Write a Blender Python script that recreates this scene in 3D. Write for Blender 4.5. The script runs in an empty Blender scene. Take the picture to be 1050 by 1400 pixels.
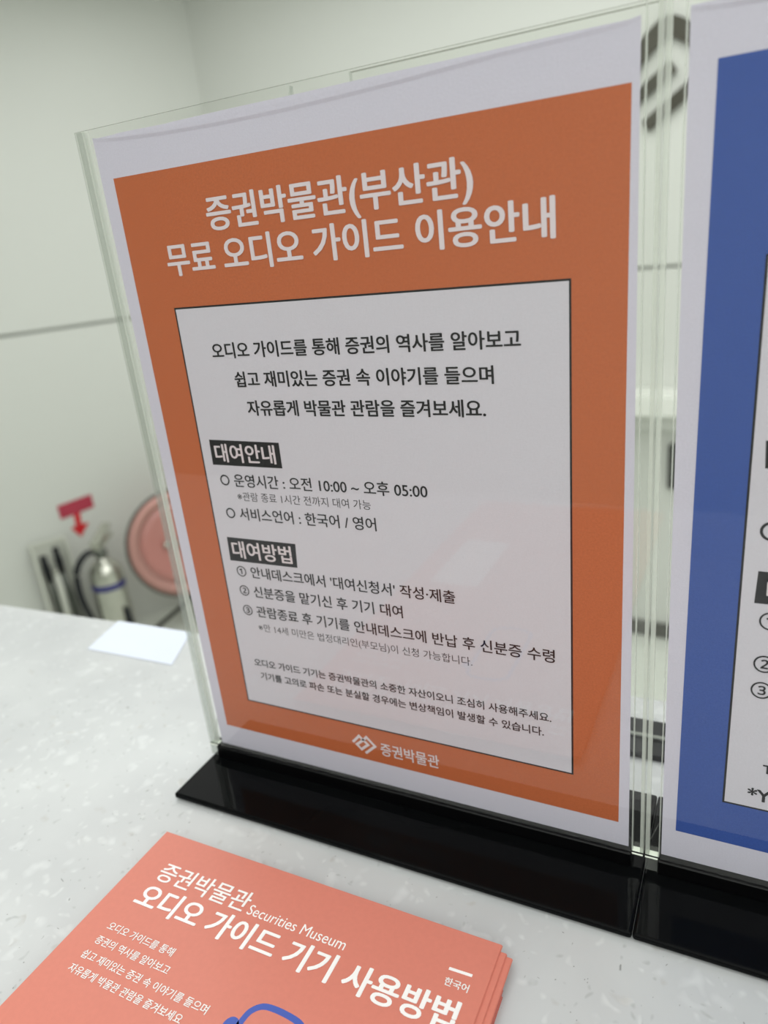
import bpy, bmesh, math, random
from mathutils import Vector, Matrix
random.seed(7)
SC = bpy.context.scene
COL = SC.collection
mm = 0.001
CT = -12.0                    # counter top, in sign millimetres (z = 0 is the foot of the notice)
ZO = 1094.6                   # sign zero above the floor


def W(x, y, z):
    """sign millimetres -> world metres"""
    return Vector((x * mm, y * mm, (z + ZO) * mm))


# ------------------------------------------------------------------ camera
cam_d = bpy.data.cameras.new('camera')
cam = bpy.data.objects.new('camera', cam_d)
COL.objects.link(cam)
SC.camera = cam
R = [[0.8938385, 0.4365219, -0.1024756], [0.0648307, -0.3519563, -0.9337686], [-0.4436774, 0.8279948, -0.3428922]]
cam.matrix_world = Matrix((
    (R[0][0], -R[1][0], -R[2][0], 0.246277),
    (R[0][1], -R[1][1], -R[2][1], -0.24825),
    (R[0][2], -R[1][2], -R[2][2], 1.33999),
    (0, 0, 0, 1)))
cam_d.sensor_fit = 'VERTICAL'
cam_d.sensor_height = 36
cam_d.lens = 1001.8134 / 1400 * 36
cam_d.clip_start = 0.01
cam_d.clip_end = 30
cam_d.dof.use_dof = True
cam_d.dof.focus_distance = 0.283
cam_d.dof.aperture_fstop = 8.3

# ------------------------------------------------------------------ light
wd = bpy.data.worlds.new('world')
SC.world = wd
wd.use_nodes = True
wd.node_tree.nodes['Background'].inputs[0].default_value = (0.8, 0.85, 0.8, 1)
wd.node_tree.nodes['Background'].inputs[1].default_value = 0.3


def area(name, loc, size, power, col, rot=(0, 0, 0)):
    l = bpy.data.lights.new(name, 'AREA')
    l.shape = 'RECTANGLE'
    l.size, l.size_y = size
    l.energy = power
    l.color = col
    o = bpy.data.objects.new(name, l)
    o.location = loc
    o.rotation_euler = rot
    COL.objects.link(o)
    return o


LC = (0.99, 1.0, 0.985)
area('ceiling_panel_light', (-0.35, 0.95, 2.19), (2.4, 1.7), 20, LC)
area('ceiling_panel_light', (0.9, -1.3, 2.19), (3.0, 2.6), 33, LC)
area('wall_fill_light', (1.6, -3.25, 1.5), (1.6, 1.2), 13, (.98, 1, 1), (math.radians(90), 0, 0))  # added fill to brighten walls and notices; there is no window here
sp = bpy.data.lights.new('downlight', 'POINT')
sp.energy = 1.0
sp.shadow_soft_size = 0.02
spo = bpy.data.objects.new('downlight', sp)
spo.location = (-0.45, 0.55, 2.1)
COL.objects.link(spo)

vs = SC.view_settings
SC.display_settings.display_device = 'sRGB'
vs.view_transform = 'Standard'
vs.look = 'None'
vs.gamma = 1
vs.exposure = 0.0
vs.use_curve_mapping = False


# ------------------------------------------------------------------ materials
def lin(c):
    return tuple(((v / 255) / 12.92 if v / 255 <= .04045 else ((v / 255 + .055) / 1.055) ** 2.4) for v in c) + (1,)


def new_mat(name):
    m = bpy.data.materials.new(name)
    m.use_nodes = True
    nt = m.node_tree
    b = nt.nodes['Principled BSDF']
    return m, nt, b


def mat(name, col, rough=.5, metal=0, noise=0.0, scale=40, bump=0, spec=.5, coat=0):
    m, nt, b = new_mat(name)
    c = lin(col)
    b.inputs['Roughness'].default_value = rough
    b.inputs['Metallic'].default_value = metal
    b.inputs['Specular IOR Level'].default_value = spec
    b.inputs['Coat Weight'].default_value = coat
    tc = nt.nodes.new('ShaderNodeTexCoord')
    n = nt.nodes.new('ShaderNodeTexNoise')
    n.inputs['Scale'].default_value = scale
    n.inputs['Detail'].default_value = 4
    nt.links.new(tc.outputs['Object'], n.inputs['Vector'])
    mx = nt.nodes.new('ShaderNodeMix')
    mx.data_type = 'RGBA'
    mx.inputs['A'].default_value = tuple(v * (1 - noise) for v in c[:3]) + (1,)
    mx.inputs['B'].default_value = tuple(min(1, v * (1 + noise)) for v in c[:3]) + (1,)
    nt.links.new(n.outputs['Fac'], mx.inputs['Factor'])
    nt.links.new(mx.outputs['Result'], b.inputs['Base Color'])
    if bump:
        bp = nt.nodes.new('ShaderNodeBump')
        bp.inputs['Strength'].default_value = bump
        bp.inputs['Distance'].default_value = .0005
        nt.links.new(n.outputs['Fac'], bp.inputs['Height'])
        nt.links.new(bp.outputs['Normal'], b.inputs['Normal'])
    return m


def glass_mat(name, tint, haze=0.0):
    """thin clear acrylic: straight-through transparency plus a Fresnel reflection on the outer side of each face"""
    m, nt, b = new_mat(name)
    nt.nodes.remove(b)
    out = nt.nodes['Material Output']
    tr = nt.nodes.new('ShaderNodeBsdfTransparent')
    tr.inputs[0].default_value = tint
    gl = nt.nodes.new('ShaderNodeBsdfGlossy')
    gl.inputs['Roughness'].default_value = .012
    fr = nt.nodes.new('ShaderNodeFresnel')
    fr.inputs['IOR'].default_value = 1.55
    geo = nt.nodes.new('ShaderNodeNewGeometry')
    inv = nt.nodes.new('ShaderNodeMath')
    inv.operation = 'SUBTRACT'
    inv.inputs[0].default_value = 1
    nt.links.new(geo.outputs['Backfacing'], inv.inputs[1])
    mu = nt.nodes.new('ShaderNodeMath')
    mu.operation = 'MULTIPLY'
    nt.links.new(fr.outputs[0], mu.inputs[0])
    nt.links.new(inv.outputs[0], mu.inputs[1])
    mu2 = nt.nodes.new('ShaderNodeMath')
    mu2.operation = 'MULTIPLY'
    mu2.inputs[1].default_value = 1.12
    mu2.use_clamp = True
    nt.links.new(mu.outputs[0], mu2.inputs[0])
    mx = nt.nodes.new('ShaderNodeMixShader')
    nt.links.new(mu2.outputs[0], mx.inputs[0])
    nt.links.new(tr.outputs[0], mx.inputs[1])
    nt.links.new(gl.outputs[0], mx.inputs[2])
    last = mx
    if haze:
        df = nt.nodes.new('ShaderNodeBsdfTranslucent')
        df.inputs[0].default_value = (.88, .90, .87, 1)
        d2 = nt.nodes.new('ShaderNodeBsdfDiffuse')
        d2.inputs[0].default_value = (.88, .90, .87, 1)
        ad = nt.nodes.new('ShaderNodeMixShader')
        nt.links.new(df.outputs[0], ad.inputs[1])
        nt.links.new(d2.outputs[0], ad.inputs[2])
        m2 = nt.nodes.new('ShaderNodeMixShader')
        m2.inputs[0].default_value = haze
        nt.links.new(mx.outputs[0], m2.inputs[1])
        nt.links.new(ad.outputs[0], m2.inputs[2])
        last = m2
    nt.links.new(last.outputs[0], out.inputs['Surface'])
    return m


M = {}
M['wall'] = mat('painted_wall', (227, 229, 224), .55, noise=.02, scale=2)
M['ceil'] = mat('ceiling_paint', (233, 234, 229), .8, noise=.02, scale=3)
M['groove'] = mat('wall_joint', (196, 199, 192), .8)
M['floor'] = mat('polished_white_floor', (236, 240, 232), .12, noise=.03, scale=4)
M['base'] = mat('dark_baseboard', (88, 88, 80), .5)
M['paper'] = mat('print_paper', (207, 204, 219), .75, noise=.07, scale=1300, bump=.15, spec=.25)
M['box'] = mat('print_paper_inside', (206, 203, 213), .75, noise=.06, scale=1300, bump=.12, spec=.25)
M['orange'] = mat('orange_ink', (187, 101, 62), .7, noise=.2, scale=1300, bump=.12, spec=.25)
M['blue'] = mat('blue_ink', (56, 84, 158), .7, noise=.2, scale=1300, bump=.12, spec=.25)
M['black_ink'] = mat('black_ink', (22, 21, 26), .6, spec=.25)
M['white_ink'] = mat('unprinted_white', (222, 212, 218), .7, spec=.25)
M['gloss_black'] = mat('gloss_black_acrylic', (9, 10, 11), .05, noise=.2, scale=30, spec=.06)
M['edge_black'] = mat('black_rail', (6, 6, 7), .3, spec=.2)
M['acrylic'] = glass_mat('clear_acrylic', (.990, .993, .987, 1))
M['edge'] = glass_mat('polished_acrylic_edge', (.80, .82, .80, 1), .14)
M['edge_light'] = glass_mat('frosted_acrylic_edge', (.96, .97, .95, 1), .42)
M['edge_top'] = glass_mat('acrylic_top_edge', (.42, .42, .38, 1), .12)
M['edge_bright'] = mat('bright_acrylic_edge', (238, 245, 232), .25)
M['salmon'] = mat('salmon_print', (214, 128, 111), .42, noise=.05, scale=500, bump=.05, spec=.4)
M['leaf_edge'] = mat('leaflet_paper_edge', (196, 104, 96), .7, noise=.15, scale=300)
M['leaf_white'] = mat('leaflet_white_print', (250, 247, 246), .45)
M['leaf_blue'] = mat('leaflet_blue_print', (62, 88, 178), .45, noise=.05, scale=400)
M['note'] = mat('bluish_white_paper', (222, 228, 242), .6, noise=.01, scale=90)
M['body'] = mat('counter_front_panel', (225, 228, 222), .4, noise=.02)
M['tray'] = mat('black_tray_plastic', (22, 23, 24), .35, spec=.15)
M['steel'] = mat('brushed_steel', (205, 205, 196), .22, metal=1, noise=.12, scale=25)
M['steel_d'] = mat('dark_steel', (118, 122, 116), .35, metal=.7, noise=.1)
M['rubber'] = mat('black_rubber', (24, 27, 34), .5)
M['navy'] = mat('navy_band', (52, 52, 128), .5)
M['white_pl'] = mat('white_plastic', (226, 228, 218), .4)
M['red'] = mat('red_sticker', (222, 38, 46), .5)
M['red_faded'] = mat('faded_red_sticker', (190, 62, 84), .5, noise=.12, scale=40)
M['pink'] = mat('pinkish_red_enamel', (200, 134, 126), .25, noise=.08, scale=6, coat=.5)
M['pink_rim'] = mat('greyish_pink_metal', (200, 150, 142), .3, metal=.3, noise=.1, scale=8)
M['grey_d'] = mat('dark_rim_metal', (92, 92, 86), .35, metal=.6)
M['emblem'] = mat('dark_bronze_metal', (66, 63, 52), .4, metal=.3, noise=.15, scale=12)
M['ledge'] = mat('white_ledge', (250, 252, 246), .35)
M['black'] = mat('black_box_plastic', (26, 27, 26), .5)


def counter_mat():
    m, nt, b = new_mat('speckled_solid_surface')
    L = nt.links.new
    tc = nt.nodes.new('ShaderNodeTexCoord')
    mp = nt.nodes.new('ShaderNodeMapping')
    L(tc.outputs['Object'], mp.inputs['Vector'])
    nd = nt.nodes.new('ShaderNodeTexNoise')
    nd.inputs['Scale'].default_value = 70
    L(mp.outputs[0], nd.inputs['Vector'])
    ad = nt.nodes.new('ShaderNodeMix')
    ad.data_type = 'VECTOR'
    ad.inputs['Factor'].default_value = .02
    L(mp.outputs[0], ad.inputs['A'])
    L(nd.outputs['Color'], ad.inputs['B'])

    def chips(scale, lo, hi, thr):
        v = nt.nodes.new('ShaderNodeTexVoronoi')
        v.inputs['Scale'].default_value = scale
        L(ad.outputs['Result'], v.inputs['Vector'])
        r = nt.nodes.new('ShaderNodeMapRange')
        r.inputs['From Min'].default_value = hi
        r.inputs['From Max'].default_value = lo
        L(v.outputs['Distance'], r.inputs['Value'])
        s = nt.nodes.new('ShaderNodeSeparateColor')
        L(v.outputs['Color'], s.inputs[0])
        g = nt.nodes.new('ShaderNodeMath')
        g.operation = 'GREATER_THAN'
        g.inputs[1].default_value = thr
        L(s.outputs[0], g.inputs[0])
        mu = nt.nodes.new('ShaderNodeMath')
        mu.operation = 'MULTIPLY'
        L(r.outputs[0], mu.inputs[0])
        L(g.outputs[0], mu.inputs[1])
        return mu

    base = nt.nodes.new('ShaderNodeTexNoise')
    base.inputs['Scale'].default_value = 16
    base.inputs['Detail'].default_value = 7
    L(mp.outputs[0], base.inputs['Vector'])
    cr = nt.nodes.new('ShaderNodeValToRGB')
    cr.color_ramp.elements[0].position = .3
    cr.color_ramp.elements[0].color = lin((190, 192, 194))
    cr.color_ramp.elements[1].position = .68
    cr.color_ramp.elements[1].color = lin((203, 205, 206))
    L(base.outputs['Fac'], cr.inputs['Fac'])
    cur = cr.outputs['Color']
    for sc_, lo, hi, thr, col, st in ((105, .12, .46, .70, (222, 224, 225), .5), (210, .12, .42, .72, (220, 222, 222), .5),
                                      (240, .10, .34, .84, (168, 171, 171), .6), (130, .10, .36, .88, (182, 180, 177), .55),
                                      (520, .10, .26, .955, (112, 114, 113), .75)):
        c = chips(sc_, lo, hi, thr)
        k = nt.nodes.new('ShaderNodeMath')
        k.operation = 'MULTIPLY'
        k.inputs[1].default_value = st
        L(c.outputs[0], k.inputs[0])
        mx = nt.nodes.new('ShaderNodeMix')
        mx.data_type = 'RGBA'
        L(k.outputs[0], mx.inputs['Factor'])
        L(cur, mx.inputs['A'])
        mx.inputs['B'].default_value = lin(col)
        cur = mx.outputs['Result']
    L(cur, b.inputs['Base Color'])
    b.inputs['Roughness'].default_value = .32
    return m


M['counter'] = counter_mat()


# ------------------------------------------------------------------ helpers
def link(name, me, mats, parent=None):
    if not isinstance(mats, (list, tuple)):
        mats = [mats]
    for m in mats:
        me.materials.append(M[m] if isinstance(m, str) else m)
    o = bpy.data.objects.new(name, me)
    COL.objects.link(o)
    if parent is not None:
        o.parent = parent
        o.matrix_parent_inverse = Matrix.Identity(4)
        o.location = -world_loc(parent)
    return o


def world_loc(o):
    v = Vector((0, 0, 0))
    while o is not None:
        v += o.location
        o = o.parent
    return v


def bm_obj(name, bm, mats, parent=None, smooth=False):
    bmesh.ops.recalc_face_normals(bm, faces=bm.faces)
    me = bpy.data.meshes.new(name)
    if smooth:
        for f in bm.faces:
            f.smooth = True
    bm.to_mesh(me)
    bm.free()
    return link(name, me, mats, parent)


def thing(name, label, cat, loc, group=None):
    o = bpy.data.objects.new(name, None)
    COL.objects.link(o)
    o.location = loc
    o.empty_display_size = .02
    return tag(o, label, cat, group)


def tag(o, label, cat, group=None):
    o['label'] = label
    o['category'] = cat
    if group:
        o['group'] = group
    return o


def structure(o, label=None):
    o['kind'] = 'structure'
    if label:
        o['label'] = label
    return o


def add_box(bm, x0, x1, y0, y1, z0, z1, bev=0, seg=2, raw=False):
    """box in sign millimetres (raw: metres)"""
    f = (lambda *a: Vector(a)) if raw else W
    vs_ = [bm.verts.new(f(x, y, z)) for x in (x0, x1) for y in (y0, y1) for z in (z0, z1)]
    q = [(0, 1, 3, 2), (4, 6, 7, 5), (0, 4, 5, 1), (2, 3, 7, 6), (0, 2, 6, 4), (1, 5, 7, 3)]
    fs = [bm.faces.new([vs_[i] for i in t]) for t in q]
    if bev:
        es = list({e for fc in fs for e in fc.edges})
        bmesh.ops.bevel(bm, geom=es, offset=bev * (1 if raw else mm), segments=seg, affect='EDGES', profile=.5)
    return fs


def box(name, dims, mats, parent=None, bev=0, seg=2, raw=False, smooth=False):
    bm = bmesh.new()
    add_box(bm, *dims, bev=bev, seg=seg, raw=raw)
    return bm_obj(name, bm, mats, parent, smooth)


def prism_pts(bm, pts, off):
    """extrude a closed loop of world points by vector off"""
    a = [bm.verts.new(Vector(p)) for p in pts]
    b = [bm.verts.new(Vector(p) + off) for p in pts]
    n = len(pts)
    bm.faces.new(a)
    bm.faces.new(b[::-1])
    for i in range(n):
        bm.faces.new((a[i], b[i], b[(i + 1) % n], a[(i + 1) % n]))


def ribbon(pts, w, closed=False):
    """mitred stroke outline of 2-D points -> list of quads (each 4 2-D points)"""
    n = len(pts)
    P = [Vector(p) for p in pts]
    offs = []
    for i in range(n):
        a = P[i - 1] if (i > 0 or closed) else None
        c = P[(i + 1) % n] if (i < n - 1 or closed) else None
        d1 = (P[i] - a).normalized() if a is not None else None
        d2 = (c - P[i]).normalized() if c is not None else None
        if d1 is None:
            d1 = d2
        if d2 is None:
            d2 = d1
        n1 = Vector((-d1.y, d1.x))
        n2 = Vector((-d2.y, d2.x))
        m = (n1 + n2).normalized()
        offs.append(m * (w / 2 / max(.35, m.dot(n1))))
    qs = []
    for i in range(n if closed else n - 1):
        j = (i + 1) % n
        qs.append([P[i] + offs[i], P[j] + offs[j], P[j] - offs[j], P[i] - offs[i]])
    return qs


def tube(bm, pts, r, seg=10):
    """round tube through world points"""
    rings = []
    n = len(pts)
    pts = [Vector(p) for p in pts]
    up = Vector((0.12, .2, 1)).normalized()
    for i, p in enumerate(pts):
        d = (pts[min(i + 1, n - 1)] - pts[max(i - 1, 0)]).normalized()
        a = d.cross(up)
        if a.length < 1e-4:
            a = d.cross(Vector((1, 0, 0)))
        a.normalize()
        b = d.cross(a)
        rr = r[i] if isinstance(r, (list, tuple)) else r
        rings.append([bm.verts.new(p + (a * math.cos(t) + b * math.sin(t)) * rr) for t in [2 * math.pi * k / seg for k in range(seg)]])
    for i in range(n - 1):
        for k in range(seg):
            bm.faces.new((rings[i][k], rings[i][(k + 1) % seg], rings[i + 1][(k + 1) % seg], rings[i + 1][k]))
    bm.faces.new(rings[0][::-1])
    bm.faces.new(rings[-1])


def lathe(bm, c, prof, ax=Vector((0, 0, 1)), seg=40):
    """profile of (radius, height) about axis ax through world point c"""
    ax = ax.normalized()
    a = ax.orthogonal().normalized()
    b = ax.cross(a)
    rings = []
    for r, h in prof:
        if r < 1e-6:
            rings.append([bm.verts.new(Vector(c) + ax * h)])
        else:
            rings.append([bm.verts.new(Vector(c) + ax * h + (a * math.cos(t) + b * math.sin(t)) * r)
                          for t in [2 * math.pi * k / seg for k in range(seg)]])
    for i in range(len(rings) - 1):
        A, B = rings[i], rings[i + 1]
        for k in range(seg):
            k2 = (k + 1) % seg
            if len(A) == 1 and len(B) == 1:
                continue
            if len(A) == 1:
                bm.faces.new((A[0], B[k], B[k2]))
            elif len(B) == 1:
                bm.faces.new((A[k], A[k2], B[0]))
            else:
                bm.faces.new((A[k], A[k2], B[k2], B[k]))


def spline(P, k=6):
    P = [Vector(p) for p in P]
    out = []
    for i in range(len(P) - 1):
        p0, p1, p2, p3 = P[max(i - 1, 0)], P[i], P[i + 1], P[min(i + 2, len(P) - 1)]
        for j in range(k):
            t = j / k
            out.append(.5 * ((2 * p1) + (p2 - p0) * t + (2 * p0 - 5 * p1 + 4 * p2 - p3) * t * t + (3 * p1 - p0 - 3 * p2 + p3) * t ** 3))
    out.append(P[-1])
    return out


def text2d(body, bold=0.0, spacing=1.0):
    c = bpy.data.curves.new('lettering', 'FONT')
    c.body = body
    c.offset = bold
    c.space_character = spacing
    c.resolution_u = 4
    o = bpy.data.objects.new('lettering', c)
    COL.objects.link(o)
    bpy.context.view_layer.update()
    dg = bpy.context.evaluated_depsgraph_get()
    me = bpy.data.meshes.new_from_object(o.evaluated_get(dg))
    bpy.data.objects.remove(o)
    return me


def lettering(body, x0, x1, mid, place, ink, parent, bold=0.0, squash=1.0, hangul_mid=.375, name='lettering', spacing=1.0):
    """one printed line, its ink from x0 to x1 (mm), glyph middle at mid; place(u, v) -> world"""
    me0 = text2d(body, 0, spacing)
    xs = [v.co.x for v in me0.vertices]
    a, b = min(xs) - bold, max(xs) + bold
    s = (x1 - x0) / (b - a)
    sh = [(0, 0)] if bold == 0 else [(bold, 0), (-bold, 0), (0, bold * .6), (0, -bold * .6), (bold * .7, bold * .4), (-bold * .7, -bold * .4),
                                     (-bold * .7, bold * .4), (bold * .7, -bold * .4)]
    vv, ff = [], []
    lift = (Vector(place(1, 0)) - Vector(place(0, 0))).cross(Vector(place(0, 1)) - Vector(place(0, 0))).normalized() * .00002
    for k, (dx, dy) in enumerate(sh):
        o = len(vv)
        vv += [lift * k + place(x0 + (v.co.x + dx - a) * s, mid + (v.co.y + dy - hangul_mid) * s * squash) for v in me0.vertices]
        ff += [[o + i for i in p.vertices] for p in me0.polygons]
    me = bpy.data.meshes.new(name)
    me.from_pydata(vv, [], ff)
    bpy.data.meshes.remove(me0)
    for p in me.polygons:
        p.use_smooth = False
    me.update()
    return link(name, me, ink, parent)


def quadwarp(src, dst):
    """bilinear map of the rectangle src=(x0,x1,z0,z1) onto dst corners TL,TR,BR,BL"""
    x0, x1, z0, z1 = src

    def f(x, z):
        u = (x - x0) / (x1 - x0)
        v = (z - z0) / (z1 - z0)
        X = (1 - u) * v * dst[0][0] + u * v * dst[1][0] + u * (1 - v) * dst[2][0] + (1 - u) * (1 - v) * dst[3][0]
        Z = (1 - u) * v * dst[0][1] + u * v * dst[1][1] + u * (1 - v) * dst[2][1] + (1 - u) * (1 - v) * dst[3][1]
        return X, Z
    return f


def flat_poly(name, pts, y, mats, parent, th=.02):
    """thin printed patch in the sign plane; pts in (x, z) mm"""
    bm = bmesh.new()
    prism_pts(bm, [W(a, y, b) for a, b in pts], Vector((0, -th * mm, 0)))
    return bm_obj(name, bm, mats, parent)


# ------------------------------------------------------------------ the room
CX, CY = -1.641, 2.211
aL, aR = math.radians(29), math.radians(95)
DL = Vector((-math.sin(aL), -math.cos(aL), 0))
DR = Vector((math.sin(aR), math.cos(aR), 0))
NL = Vector((math.cos(aL), -math.sin(aL), 0))     # into the room
NR = Vector((DR.y, -DR.x, 0))
if NR.y > 0:
    NR = -NR
CORNER = Vector((CX, CY, 0))
HC = 2.205


def wl(u, z, off=0.0):
    return CORNER + DL * u + Vector((0, 0, z)) + NL * off


def wr(u, z, off=0.0):
    return CORNER + DR * u + Vector((0, 0, z)) + NR * off


def slab(name, fn, u0, u1, z0, z1, o0, o1, m, parent=None, bev=0):
    bm = bmesh.new()
    prism_pts(bm, [fn(u0, z0, o0), fn(u1, z0, o0), fn(u1, z1, o0), fn(u0, z1, o0)], fn(0, 0, o1) - fn(0, 0, o0))
    if bev:
        bmesh.ops.bevel(bm, geom=list(bm.edges), offset=bev, segments=2, affect='EDGES')
    return bm_obj(name, bm, m, parent)


LU, RU = 3.6, 4.2
GZ = 1.176
wall_l = structure(slab('wall_left', wl, -.1, LU, 0, HC, -.02, -.12, 'groove'))
for z0, z1 in ((0, GZ - .0055), (GZ + .0055, HC)):
    slab('panel', wl, 0.0, LU, z0, z1, 0, -.02, 'wall', wall_l)
wall_r = structure(slab('wall_back', wr, -.1, RU, 0, HC, -.02, -.12, 'groove'))
for z0, z1 in ((0, 1.1905), (1.2005, HC)):
    slab('panel', wr, 0.0, RU, z0, z1, 0, -.02, 'wall', wall_r)
pL = wl(LU, 0)
pR = wr(RU, 0)
structure(box('wall_front', (pL.x - .3, pR.x + .5, -3.4, -3.3, 0, HC), 'wall', raw=True))
structure(box('wall_right', (pR.x, pR.x + .1, -3.3, pR.y + .1, 0, HC), 'wall', raw=True))
structure(box('wall_side', (pL.x - .15, pL.x - .02, -3.3, pL.y, 0, HC), 'wall', raw=True))
structure(box('floor', (-4, 3.5, -3.5, 3.2, -.1, 0), 'floor', raw=True))
structure(box('ceiling', (-4, 3.5, -3.5, 3.2, HC, HC + .1), 'ceil', raw=True))
structure(slab('baseboard_back', wr, 0.02, RU - .02, 0, .052, .0005, .012, 'base'))

# ledge along the back wall, with a shadow gap below
led = thing('wall_ledge', 'white horizontal ledge on the back wall seen in the gap between the signs', 'ledge', wr(1.6, .77))
slab('ledge_board', wr, .5, 3.2, .79, .85, .0005, .13, 'ledge', led, bev=.004)
slab('ledge_bracket', wr, .5, 3.2, .735, .79, .0005, .06, 'wall', led)
tag(slab('wall_box', wr, 1.668, 1.74, .538, .68, .0005, .03, 'black', bev=.004),
    'small black box on the back wall at the left edge of the blue sign', 'box')

# dark emblem on the back wall
emb = thing('wall_emblem', 'dark metal emblem of slanted bars high on the wall between the signs', 'emblem', wr(1.62, 1.68))


def wall_stroke(name, pts, w, par):
    bm = bmesh.new()
    for q in ribbon(pts, w):
        prism_pts(bm, [wr(a[0], a[1], .003) for a in q], NR * .014)
    return bm_obj(name, bm, 'emblem', par)


arc = [(1.520, 1.690), (1.556, 1.728), (1.596, 1.762), (1.632, 1.784), (1.668, 1.768), (1.72, 1.735), (1.78, 1.69)]
wall_stroke('bar', [tuple(p) for p in spline([Vector(a) for a in arc], 4)], .046, emb)
wall_stroke('bar', [(1.500, 1.600), (1.568, 1.640), (1.612, 1.668), (1.648, 1.693)], .032, emb)
wall_stroke('bar', [(1.580, 1.560), (1.64, 1.600), (1.70, 1.640), (1.79, 1.70)], .032, emb)

# ------------------------------------------------------------------ counter
SK = math.tan(math.radians(2.47))


def edge_y(x):
    return 104.4 + (x + 327.5) * SK


cnt = thing('reception_counter', 'speckled white stone-look reception counter under the signs and leaflets', 'counter', W(100, -150, -1094.6))
bm = bmesh.new()
prism_pts(bm, [W(x, y, CT) for x, y in ((-900, edge_y(-900)), (1100, edge_y(1100)), (1100, edge_y(1100) - 560), (-900, edge_y(-900) - 560))],
          Vector((0, 0, -.04)))
bmesh.ops.bevel(bm, geom=[e for e in bm.edges], offset=.0025, segments=3, affect='EDGES')
bm_obj('worktop', bm, 'counter', cnt)
bm = bmesh.new()
prism_pts(bm, [W(x, y, CT - 40.2) for x, y in ((-870, edge_y(-870) - 30), (1070, edge_y(1070) - 30), (1070, edge_y(1070) - 520), (-870, edge_y(-870) - 520))],
          Vector((0, 0, -(ZO + CT - 40.2) * mm)))
bm_obj('cabinet_body', bm, 'body', cnt)


# ------------------------------------------------------------------ sign holders
def panel(name, x0, x1, y0, y1, z0, z1, par, notch=None):
    bm = bmesh.new()
    if notch:
        a, b, d = notch
        prof = [(x0, z0), (x1, z0), (x1, z1), (b, z1), (b, z1 - d + 6)]
        prof += [(b - 6 + 6 * math.cos(t), z1 - d + 6 - 6 * math.sin(t)) for t in (math.pi / 6, math.pi / 3, math.pi / 2)]
        prof += [(a + 6 - 6 * math.sin(t), z1 - d + 6 - 6 * math.cos(t)) for t in (0, math.pi / 6, math.pi / 3)]
        prof += [(a, z1 - d + 6), (a, z1)]
    else:
        prof = [(x0, z0), (x1, z0), (x1, z1), (x0, z1)]
    prism_pts(bm, [W(a, y0, b) for a, b in prof], Vector((0, (y1 - y0) * mm, 0)))
    bmesh.ops.recalc_face_normals(bm, faces=bm.faces)
    for f in bm.faces:
        n = f.normal
        if abs(n.y) > .9:
            f.material_index = 0
        elif n.z > .9 and f.calc_center_median().z > W(0, 0, z1 - 1).z:
            f.material_index = 2
        elif n.z < -.9 and f.calc_center_median().z < W(0, 0, z0 + 1).z:
            f.material_index = 3
        else:
            f.material_index = 1
    return bm_obj(name, bm, ['acrylic', 'edge', 'edge_top', 'edge_black'], par)


def holder(X, label):
    t = thing('sign_holder', label, 'sign holder', W(X + 104.5, 5, CT), 'clear acrylic sign holders on black bases')
    for fx in (8, 205):
        for fy in (-24, 34):
            bm = bmesh.new()
            lathe(bm, W(X + fx, fy, CT), [(0, 0), (.005, 0), (.005, .0009), (0, .0009)], seg=16)
            bm_obj('rubber_foot', bm, 'rubber', t)
    b = box('base', (X - (8.4 if X == 0 else 9.4), X + 217.3, -34.2, 44, -11.2, -8), 'gloss_black', t, bev=1.1, seg=3)
    box('rail', (X - 4.2, X + 212.2, -2.6, 7.4, -8, -1.2), 'edge_black', t, bev=.4, seg=1)
    panel('front_panel', X - 9.5, X + 216.9, -1.4, -.52, -1.0, 300.2, t)
    panel('back_panel', X - 9.5, X + 216.9, 2.2, 4.4, -1.0, 300.2, t, notch=(X + 93.2, X + 117, 34))
    for a, c, m_ in (((X - 9.4, X - 7.0, 'edge'), (X - 6.2, X - 5.2, 'edge_light')) if X == 0 else ((X - 9.4, X - 7.9, 'edge_light'), (X - 4.3, X - 4.0, 'edge_light'))) + (
            (X + 215.5, X + 216.8, 'edge_light'), (X + 212.2, X + 212.5, 'edge_light')):
        bm = bmesh.new()
        add_box(bm, a, c, -.5, 2.15, -1.0, 300.1)
        bm_obj('side_strip', bm, [m_], t)
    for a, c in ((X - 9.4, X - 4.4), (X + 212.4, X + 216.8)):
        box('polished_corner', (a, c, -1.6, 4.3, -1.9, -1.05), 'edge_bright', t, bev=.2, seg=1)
    box('corner_foot', (X - 9.3, X - 4.4, -1.4, 4.2, -7.9, -2.0), 'edge', t)
    return t


holder(0, 'clear acrylic sign holder on a black base holding the orange-bordered notice')
holder(227.0, 'clear acrylic sign holder on a black base holding the blue-bordered notice')

# ------------------------------------------------------------------ notice sheets


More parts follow.
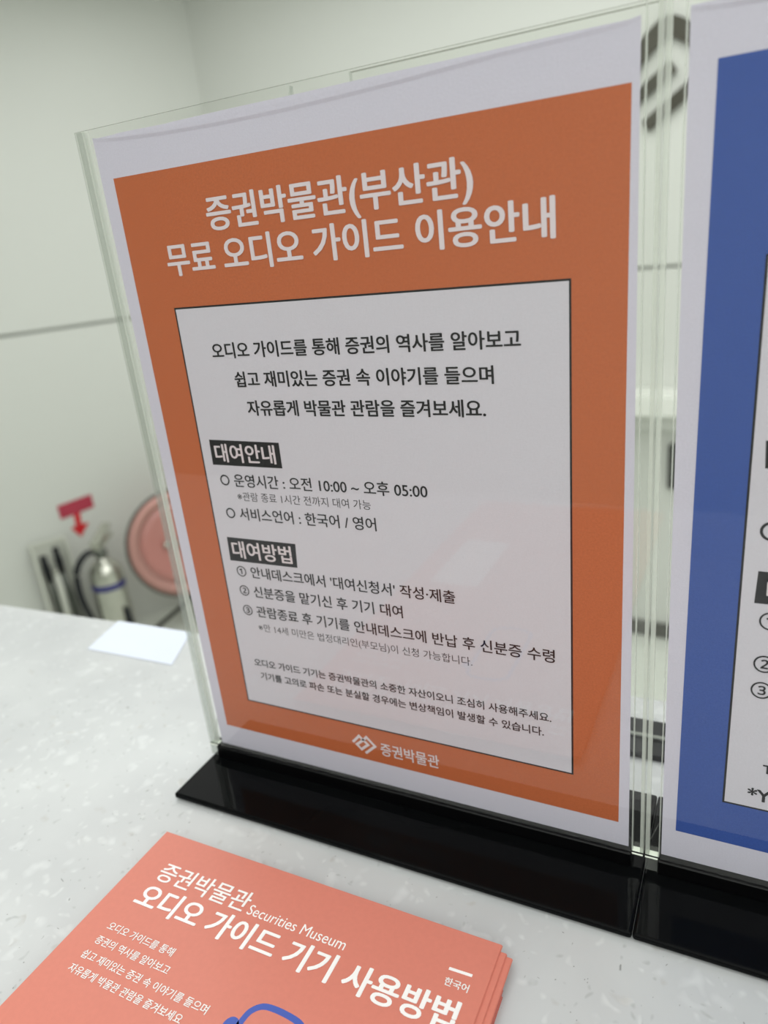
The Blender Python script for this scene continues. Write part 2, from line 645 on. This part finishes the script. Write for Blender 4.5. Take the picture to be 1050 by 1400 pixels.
def sheet_mesh(X0, X1, Z0, Z1, crease, par):
    """paper with a gently curled top lip: above the crease line the sheet tips back"""
    nx, nz = 60, 40
    bm = bmesh.new()
    grid = []
    for i in range(nx + 1):
        u = i / nx
        x = X0 + (X1 - X0) * u
        col = []
        zc = Z1 - crease(u)
        zs = [Z0 + (zc - .9 - Z0) * (k / 8) for k in range(9)] + [zc - .55, zc, zc + .5, zc + .8, zc + (Z1 - zc) * .6]
        dz = .35 * math.sin(u * 23) * (1 if .05 < u < .2 else .25)
        zs.append(Z1 + dz * .6)
        for k, z in enumerate(zs):
            y = 0
            y = (0, 0, 0, 0, 0, 0, 0, 0, 0, -.03, -.24, -.42, -.45, -.40, -.28)[k]
            col.append((x, y * min(1, crease(u) / 2.2), z))
        grid.append(col)
    F = [[bm.verts.new(W(*p)) for p in c] for c in grid]
    Bk = [[bm.verts.new(W(p[0], p[1] + .1, p[2])) for p in c] for c in grid]
    n2 = len(grid[0])
    for i in range(nx):
        for k in range(n2 - 1):
            bm.faces.new((F[i][k], F[i + 1][k], F[i + 1][k + 1], F[i][k + 1]))
            bm.faces.new((Bk[i][k], Bk[i][k + 1], Bk[i + 1][k + 1], Bk[i + 1][k]))
        for k in (0, n2 - 1):
            bm.faces.new((F[i][k], F[i + 1][k], Bk[i + 1][k], Bk[i][k]))
    for i in (0, nx):
        for k in range(n2 - 1):
            bm.faces.new((F[i][k], F[i][k + 1], Bk[i][k + 1], Bk[i][k]))
    return bm_obj('sheet', bm, 'paper', par)


def place_sign(x, z):
    return W(x, -.13, z)


n1 = thing('notice_sheet', 'orange-bordered paper notice with Korean text standing in the left acrylic holder', 'notice', W(105, 0, 0))
sheet_mesh(-1.6, 210.9, 0.2, 296.8, lambda u: .35 + 4.6 * math.sin(min(1, u * 1.25 + .0) * math.pi * .86) ** .7 * (1 - u) ** .35 + .0, n1)
OQ = [(5.1, 281.3), (208.6, 281.1), (206.8, 11.7), (4.4, 13.1)]
IQ = [(23.8, 228.8), (190.6, 228.6), (188.6, 30.8), (22.1, 32.2)]
flat_poly('orange_border', OQ, -.02, 'orange', n1)['label'] = 'orange printed border'


def grow(Q, d):
    return [(Q[0][0] - d, Q[0][1] + d), (Q[1][0] + d, Q[1][1] + d), (Q[2][0] + d, Q[2][1] - d), (Q[3][0] - d, Q[3][1] - d)]


flat_poly('frame_line', IQ, -.05, 'black_ink', n1)
flat_poly('text_box', grow(IQ, -.75), -.08, 'box', n1)
for q in ([(29.2, 171.4), (66.5, 170.8), (66.4, 159.4), (28.8, 159.7)], [(28.8, 124.3), (66.9, 124.1), (66.1, 112.3), (28.3, 112.2)]):
    flat_poly('heading_bar', q, -.105, 'black_ink', n1, .02)

LINES = [
    ('증권박물관(부산관)', 49.2, 159.4, 262.9, 'white_ink', .028, .98),
    ('무료 오디오 가이드 이용안내', 25.0, 186.0, 247.6, 'white_ink', .028, 1.0),
    ('오디오 가이드를 통해 증권의 역사를 알아보고', 39.8, 173.3, 210.2, 'black_ink', .023, 1.0),
    ('쉽고 재미있는 증권 속 이야기를 들으며', 49.2, 163.0, 198.0, 'black_ink', .023, 1.0),
    ('자유롭게 박물관 관람을 즐겨보세요.', 53.3, 159.4, 185.8, 'black_ink', .023, 1.0),
    ('대여안내', 31.2, 63.8, 165.4, 'white_ink', .02, 1.0),
    ('○ 운영시간 : 오전 10:00 ~ 오후 05:00', 31.4, 133.5, 152.7, 'black_ink', .011, 1.0),
    ('※관람 종료 1시간 전까지 대여 가능', 39.4, 107.5, 145.2, 'black_ink', 0, 1.0),
    ('○ 서비스언어 : 한국어 / 영어', 31.2, 109.0, 136.7, 'black_ink', .011, 1.0),
    ('대여방법', 30.6, 64.0, 118.3, 'white_ink', .02, 1.0),
    ("① 안내데스크에서 '대여신청서' 작성·제출", 31.0, 141.8, 107.2, 'black_ink', .011, 1.0),
    ('② 신분증을 맡기신 후 기기 대여', 30.6, 117.0, 97.0, 'black_ink', .011, 1.0),
    ('③ 관람종료 후 기기를 안내데스크에 반납 후 신분증 수령', 30.4, 182.1, 86.4, 'black_ink', .011, 1.0),
    ('※만 14세 미만은 법정대리인(부모님)이 신청 가능합니다.', 37.8, 147.2, 77.7, 'black_ink', 0, 1.0),
    ('오디오 가이드 기기는 증권박물관의 소중한 자산이오니 조심히 사용해주세요.', 31.2, 180.0, 57.0, 'black_ink', .013, 1.0),
    ('기기를 고의로 파손 또는 분실할 경우에는 변상책임이 발생할 수 있습니다.', 33.6, 176.7, 49.5, 'black_ink', .013, 1.0),
    ('증권박물관', 97.6, 127.6, 21.0, 'white_ink', .014, 1.2),
]
for body, x0, x1, mid, ink, bold, sq in LINES:
    lettering(body, x0, x1, mid, place_sign, ink, n1, bold, sq)

LOGO = [([(82.6, 21.3), (86.5, 25.7), (88.6, 23.6)], False), ([(88.6, 23.8), (90.9, 21.6), (87.0, 18.1), (84.7, 20.4)], True), ([(88.6, 23.8), (90.5, 25.9), (94.7, 21.6), (89.0, 16.3)], False)]


def logo(par, ink, dx=0):
    bm = bmesh.new()
    for pts, closed in LOGO:
        for q in ribbon(pts, 1.35, closed):
            vs_ = [bm.verts.new(W(a[0] + dx, -.13, a[1])) for a in q]
            bm.faces.new(vs_)
    return bm_obj('logo', bm, ink, par)


logo(n1, 'white_ink')

n2 = thing('notice_sheet', 'blue-bordered paper notice in the right acrylic holder, cut off by the photo edge', 'notice', W(330, 0, 0))
sheet_mesh(223.7, 434, 0.6, 296.8, lambda u: .35 + 4.0 * math.sin(min(1, u * 1.15 + .04) * math.pi) ** .8, n2)
flat_poly('blue_border', [(231.1, 283.0), (430, 283.0), (429, 13.2), (228.8, 14.5)], -.02, 'blue', n2)['label'] = 'blue printed border'
I2 = [(246.2, 231.2), (413.4, 231.0), (412.0, 32.4), (244.7, 33.6)]
flat_poly('frame_line', I2, -.05, 'black_ink', n2)
flat_poly('text_box', grow(I2, -.75), -.08, 'box', n2)
flat_poly('heading_bar', [(249.9, 175.9), (287, 175.7), (286.6, 166.5), (250.3, 166.8)], -.105, 'black_ink', n2)
flat_poly('heading_bar', [(250.7, 131.2), (288, 131.0), (287.2, 119.3), (250.2, 119.3)], -.105, 'black_ink', n2)
for body, x0, x1, mid, ink, bold, hm in (
        ('H', 253.6, 258.2, 125.2, 'white_ink', .03, .36),
        ('①', 252.1, 258.9, 113.0, 'black_ink', .008, .36),
        ('②', 251.4, 258.2, 96.2, 'black_ink', .008, .36),
        ('③', 251.2, 258.0, 85.6, 'black_ink', .008, .36),
        ('○', 250.2, 256.9, 145.6, 'black_ink', .01, .36),
        ('T', 257.2, 260.4, 52.6, 'black_ink', .02, .36),
        ('*Yo', 252.9, 264.6, 40.4, 'black_ink', .022, .36)):
    lettering(body, x0, x1, mid, place_sign, ink, n2, bold, 1.0, hm)

# ------------------------------------------------------------------ leaflet stack
LX0, LX1, LY1, LY0 = 8.6, 174.4, -57.7, -402.0
N = 8
TH = .74
offs = [(4.6, -15.5), (3.8, -14.8), (4.4, -14.0), (3.4, -13.6), (3.0, -13.2), (4.7, -2.9), (2.4, -2.3), (0, 0)]
for i in range(N):
    z0 = CT + .05 + i * TH
    dx, dy = offs[i]
    L_ = ['salmon leaflet with white Korean title lying on top of the stack',
          ][0] if i == N - 1 else {
        0: 'lowest salmon leaflet, lying directly on the counter',
        6: 'second salmon leaflet from the top, its corner peeping out by the title sheet',
        5: 'third salmon leaflet from the top, sticking out furthest right',
        4: 'fourth salmon leaflet from the top of the stack',
        3: 'fifth salmon leaflet from the top of the stack',
        2: 'third salmon leaflet from the counter in the stack',
        1: 'second salmon leaflet from the counter in the stack'}[i]
    t = thing('leaflet', L_, 'leaflet', W(LX0 + dx, LY0 + dy, z0), 'stacked audio guide leaflets')
    bm = bmesh.new()
    w = LX1 - LX0
    x0 = LX0 + dx + (0.2 if i < N - 1 else 0)
    if i < N - 1:
        x0 = LX0 + random.uniform(.1, .5)
    x1 = LX1 + dx
    add_box(bm, x0, x1, LY0 + dy, LY1 + dy, z0, z0 + TH * .42, bev=.05, seg=1)
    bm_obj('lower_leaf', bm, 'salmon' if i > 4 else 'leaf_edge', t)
    bm = bmesh.new()
    add_box(bm, x0, x1 - .25, LY0 + dy, LY1 + dy, z0 + TH * .5, z0 + TH * .94, bev=.05, seg=1)
    bm_obj('cover', bm, 'salmon', t)
    top = t
ZT = CT + .05 + (N - 1) * TH + TH * .94


def place_leaf(x, y):
    return W(x, y, ZT + .05)


def leaf_poly(name, pts, m, dz=.03):
    bm = bmesh.new()
    prism_pts(bm, [W(a, b, ZT + .01) for a, b in pts], Vector((0, 0, dz * mm)))
    return bm_obj(name, bm, m, top)


for body, x0, x1, mid, bold, sq, hm in (
        ('증권박물관', 22.6, 71.2, -77.2, .012, 1.0, .375),
        ('Securities Museum', 72.6, 118.6, -79.6, 0, 1.1, .33),
        ('오디오 가이드 기기 사용방법', 22.4, 168.2, -90.2, .030, 1.02, .375),
        ('오디오 가이드를 통해', 21.6, 56.4, -107.3, .008, 1.0, .375),
        ('증권의 역사를 알아보고', 21.6, 60.0, -114.0, .008, 1.0, .375),
        ('쉽고 재미있는 증권 속 이야기를 들으며', 21.2, 84.2, -120.8, .008, 1.0, .375),
        ('자유롭게 박물관 관람을 즐겨보세요', 21.0, 77.6, -127.2, .008, 1.0, .375),
        ('한국어', 159.3, 168.4, -78.8, .016, 1.0, .375)):
    lettering(body, x0, x1, mid, place_leaf, 'leaf_white', top, bold, sq, hm)
leaf_poly('title_bar', [(159.0, -73.2), (167.9, -72.9), (167.9, -74.05), (159.0, -74.35)], 'leaf_white')
# blue outline drawing of a handset
c0 = [(98.1, -119.3), (99.0, -115.2), (102.0, -112.1), (106.7, -111.2), (113.6, -111.4), (118.6, -112.4), (122.4, -115.4), (123.8, -120.0), (124, -165.0),
      (120, -172), (111, -174), (102, -172), (98.1, -165), (97.9, -140)]
bm = bmesh.new()
for q in ribbon([tuple(p) for p in spline([Vector(c) for c in c0], 5)], 2.3, True):
    prism_pts(bm, [W(a[0], a[1], ZT + .01) for a in q], Vector((0, 0, .03 * mm)))
bm_obj('handset_drawing', bm, 'leaf_blue', top)
bm = bmesh.new()
cc = [(95.4 + 3.0 * math.cos(a), -122.4 + 3.6 * math.sin(a)) for a in [2 * math.pi * k / 20 for k in range(20)]]
prism_pts(bm, [W(a, b, ZT + .01) for a, b in cc], Vector((0, 0, .03 * mm)))
bm_obj('handset_button', bm, 'leaf_blue', top)
leaf_poly('white_panel', [(27, -226), (66, -226), (66, -312), (27, -312)], 'leaf_white')

# ------------------------------------------------------------------ white paper and black tray behind the signs
bm = bmesh.new()
prism_pts(bm, [W(a, b, CT + .1) for a, b in ((-191.7, 108.5), (-119.6, 110.4), (-102, 69.4), (-181.9, 68))], Vector((0, 0, .0006)))
tag(bm_obj('paper_slip', bm, 'note'), 'bluish-white paper slip lying at the far edge of the counter', 'paper')
t = thing('pen_tray', 'flat black tray on the counter behind the gap between the signs', 'tray', W(215, 86, CT))
box('tray_body', (150, 262, 72, 101, CT + .1, CT + 3.5), 'tray', t, bev=.8, seg=2)
box('tray_rim', (156, 256, 84, 87, CT + 3.6, CT + 5.0), 'steel_d', t, bev=.4, seg=1)

# ------------------------------------------------------------------ fire corner
# red arrow sign, flat on the left wall
t = thing('arrow_sign', 'red sign with a downward arrow on the left wall above the extinguisher', 'sign', wl(.77, .50))


def wl_poly(name, pts, o0, th, m, par):
    bm = bmesh.new()
    prism_pts(bm, [wl(a, b, o0) for a, b in pts], NL * th)
    return bm_obj(name, bm, m, par)


wl_poly('sign_plate', [(.836, .552), (.709, .565), (.709, .514), (.834, .499)], .0008, .002, 'red_faded', t)
wl_poly('arrow', [(.787, .505), (.763, .509), (.768, .462), (.742, .460), (.781, .413), (.808, .456), (.789, .460)], .0008, .0015, 'red', t)

# stainless fire extinguisher on the floor
def wp(u, z, off):
    return wl(u, z, off)


EC = wl(.755, 0, .16)
t = thing('fire_extinguisher', 'stainless steel fire extinguisher with a navy band beyond the counter', 'fire extinguisher', EC)
bm = bmesh.new()
lathe(bm, EC, [(0, .004), (.056, .004), (.06, .02), (.06, .30), (.057, .318), (.047, .336), (.032, .35), (.018, .357), (.018, .372), (0, .372)], seg=40)
bm_obj('cylinder', bm, 'steel', t, smooth=True)
bm = bmesh.new()
lathe(bm, EC, [(.0603, .250), (.0612, .251), (.0612, .272), (.0603, .273)], seg=40)
bm_obj('band', bm, 'navy', t, smooth=True)['label'] = 'navy blue band'
bm = bmesh.new()
lathe(bm, EC, [(0, .372), (.022, .372), (.022, .395), (.014, .40), (.014, .408), (0, .408)], seg=20)
bm_obj('valve', bm, 'steel_d', t, smooth=True)
dirL = (DL * -.7 + NL * -.7).normalized()
for nm, z0, z1 in (('carry_handle', .405, .425), ('squeeze_lever', .420, .462)):
    bm = bmesh.new()
    a = EC + Vector((0, 0, z0)) + dirL * -.03
    b = EC + Vector((0, 0, z1)) + dirL * .075
    side = dirL.cross(Vector((0, 0, 1))) * .017
    prism_pts(bm, [a + side, b + side, b - side, a - side], Vector((0, 0, .012)))
    bm_obj(nm, bm, 'steel', t)
bm = bmesh.new()
hp = [EC + Vector((0, 0, .39)), EC + DL * .05 + Vector((0, 0, .395)), EC + DL * .095 + Vector((0, 0, .345)), EC + DL * .105 + Vector((0, 0, .25)),
      EC + DL * .09 + Vector((0, 0, .15)), EC + DL * .07 + Vector((0, 0, .07))]
tube(bm, spline(hp, 6), .0115, 10)
bm_obj('hose', bm, 'rubber', t, smooth=True)
bm = bmesh.new()
q0 = EC + NL * .06 + Vector((0, 0, .20))
tube(bm, [EC - DL * .03 + NL * .062 + Vector((0, 0, .17)), EC - DL * .035 + NL * .064 + Vector((0, 0, .03))], [.008, .014], 10)
bm_obj('nozzle', bm, 'rubber', t, smooth=True)

# white box with two black-handled tools at its left
BC = wl(.905, 0, .07)
t = thing('tool_box', 'white upright box open at the front, leftmost of the things beyond the counter', 'box', wl(.905, 0, .0))
slab('back_board', wl, .842, .968, .003, .436, .0135, .022, 'white_pl', t, bev=.002)
slab('side_board', wl, .842, .850, .003, .43, .022, .085, 'white_pl', t)
slab('side_board', wl, .960, .968, .003, .43, .022, .085, 'white_pl', t)
slab('top_board', wl, .838, .972, .430, .442, .0135, .03, 'white_pl', t, bev=.002)
slab('bottom_board', wl, .85, .96, .003, .02, .022, .10, 'white_pl', t)
for k, (u, zt, lab) in enumerate(((.932, .395, 'left black-handled steel tool standing in the white open box'),
                                  (.884, .415, 'right black-handled steel tool standing in the white open box'))):
    t = thing('hand_tool', lab, 'tool', wl(u, .02, .05))
    bm = bmesh.new()
    tube(bm, [wl(u - .012, .022, .055), wl(u - .006, .2, .052), wl(u, zt - .1, .05)], [.013, .015, .010], 12)
    bm_obj('shaft', bm, 'steel_d', t, smooth=True)
    bm = bmesh.new()
    tube(bm, [wl(u, zt - .1, .05), wl(u + .001, zt - .05, .05), wl(u + .002, zt - .02, .05), wl(u + .002, zt, .05)], [.011, .014, .010, .013], 12)
    bm_obj('grip', bm, 'rubber', t, smooth=True)
t = thing('torch', 'silver tube lying upright between the two black-handled tools', 'tube', wl(.908, .02, .06))
bm = bmesh.new()
tube(bm, [wl(.908, .022, .09), wl(.908, .25, .088), wl(.908, .33, .086)], [.014, .013, .009], 14)
bm_obj('tube_body', bm, 'white_pl', t, smooth=True)
bm = bmesh.new()
tube(bm, [wl(.908, .331, .086), wl(.908, .345, .086)], .010, 14)
bm_obj('tube_cap', bm, 'steel', t, smooth=True)

# big round dish on a low stand
DC = wl(.478, .362, .25)
AX = (NL * 1.0 + Vector((.15, -.25, .28))).normalized()
t = thing('round_dish', 'large round pinkish dish with a dark rim, right of the extinguisher', 'dish', wl(.478, 0, .25))
bm = bmesh.new()
lathe(bm, DC, [(0, -.03), (.06, -.028), (.12, -.016), (.155, -.006), (.155, -.001), (.12, -.011), (.06, -.023), (0, -.025)], AX, 56)
bm_obj('dish_face', bm, 'pink', t, smooth=True)
bm = bmesh.new()
lathe(bm, DC, [(.156, -.006), (.199, .004), (.199, .009), (.156, -.001), (.156, -.006)], AX, 56)
bm_obj('outer_ring', bm, 'pink_rim', t, smooth=True)
bm = bmesh.new()
prof = [(.203 + .0055 * math.cos(a), .006 + .0055 * math.sin(a)) for a in [2 * math.pi * k / 10 for k in range(11)]]
lathe(bm, DC, prof, AX, 64)
bm_obj('rim', bm, 'grey_d', t, smooth=True)['label'] = 'dark metal rim'
bm = bmesh.new()
lathe(bm, DC, [(0, -.024), (.02, -.024), (.02, .0), (.012, .008), (0, .010)], AX, 24)
bm_obj('hub', bm, 'steel', t, smooth=True)
bm = bmesh.new()
KC = wl(.537, .370, .25) + AX * -.012  # steel cap added to stand in for the highlight on the dish face
lathe(bm, KC, [(0, -.004), (.013, -.004), (.013, .004), (.009, .011), (0, .013)], AX, 20)
bm_obj('glint_cap', bm, 'steel', t, smooth=True)['label'] = 'small steel cap added for the highlight on the dish'
# leg frame
back = DC - AX * .035
for nm, pts in (('leg', [DC + Vector((0, 0, -.205)), wl(.475, .128, .235), wl(.70, .010, .205)]),
                ('leg', [wl(.475, .128, .235), wl(.25, .010, .235)])):
    bm = bmesh.new()
    tube(bm, pts, .0085, 10)
    bm_obj(nm, bm, 'grey_d', t, smooth=True)
bm = bmesh.new()
tube(bm, [back, wl(.478, .15, .2), wl(.478, .010, .05)], .008, 10)
bm_obj('rear_leg', bm, 'grey_d', t, smooth=True)
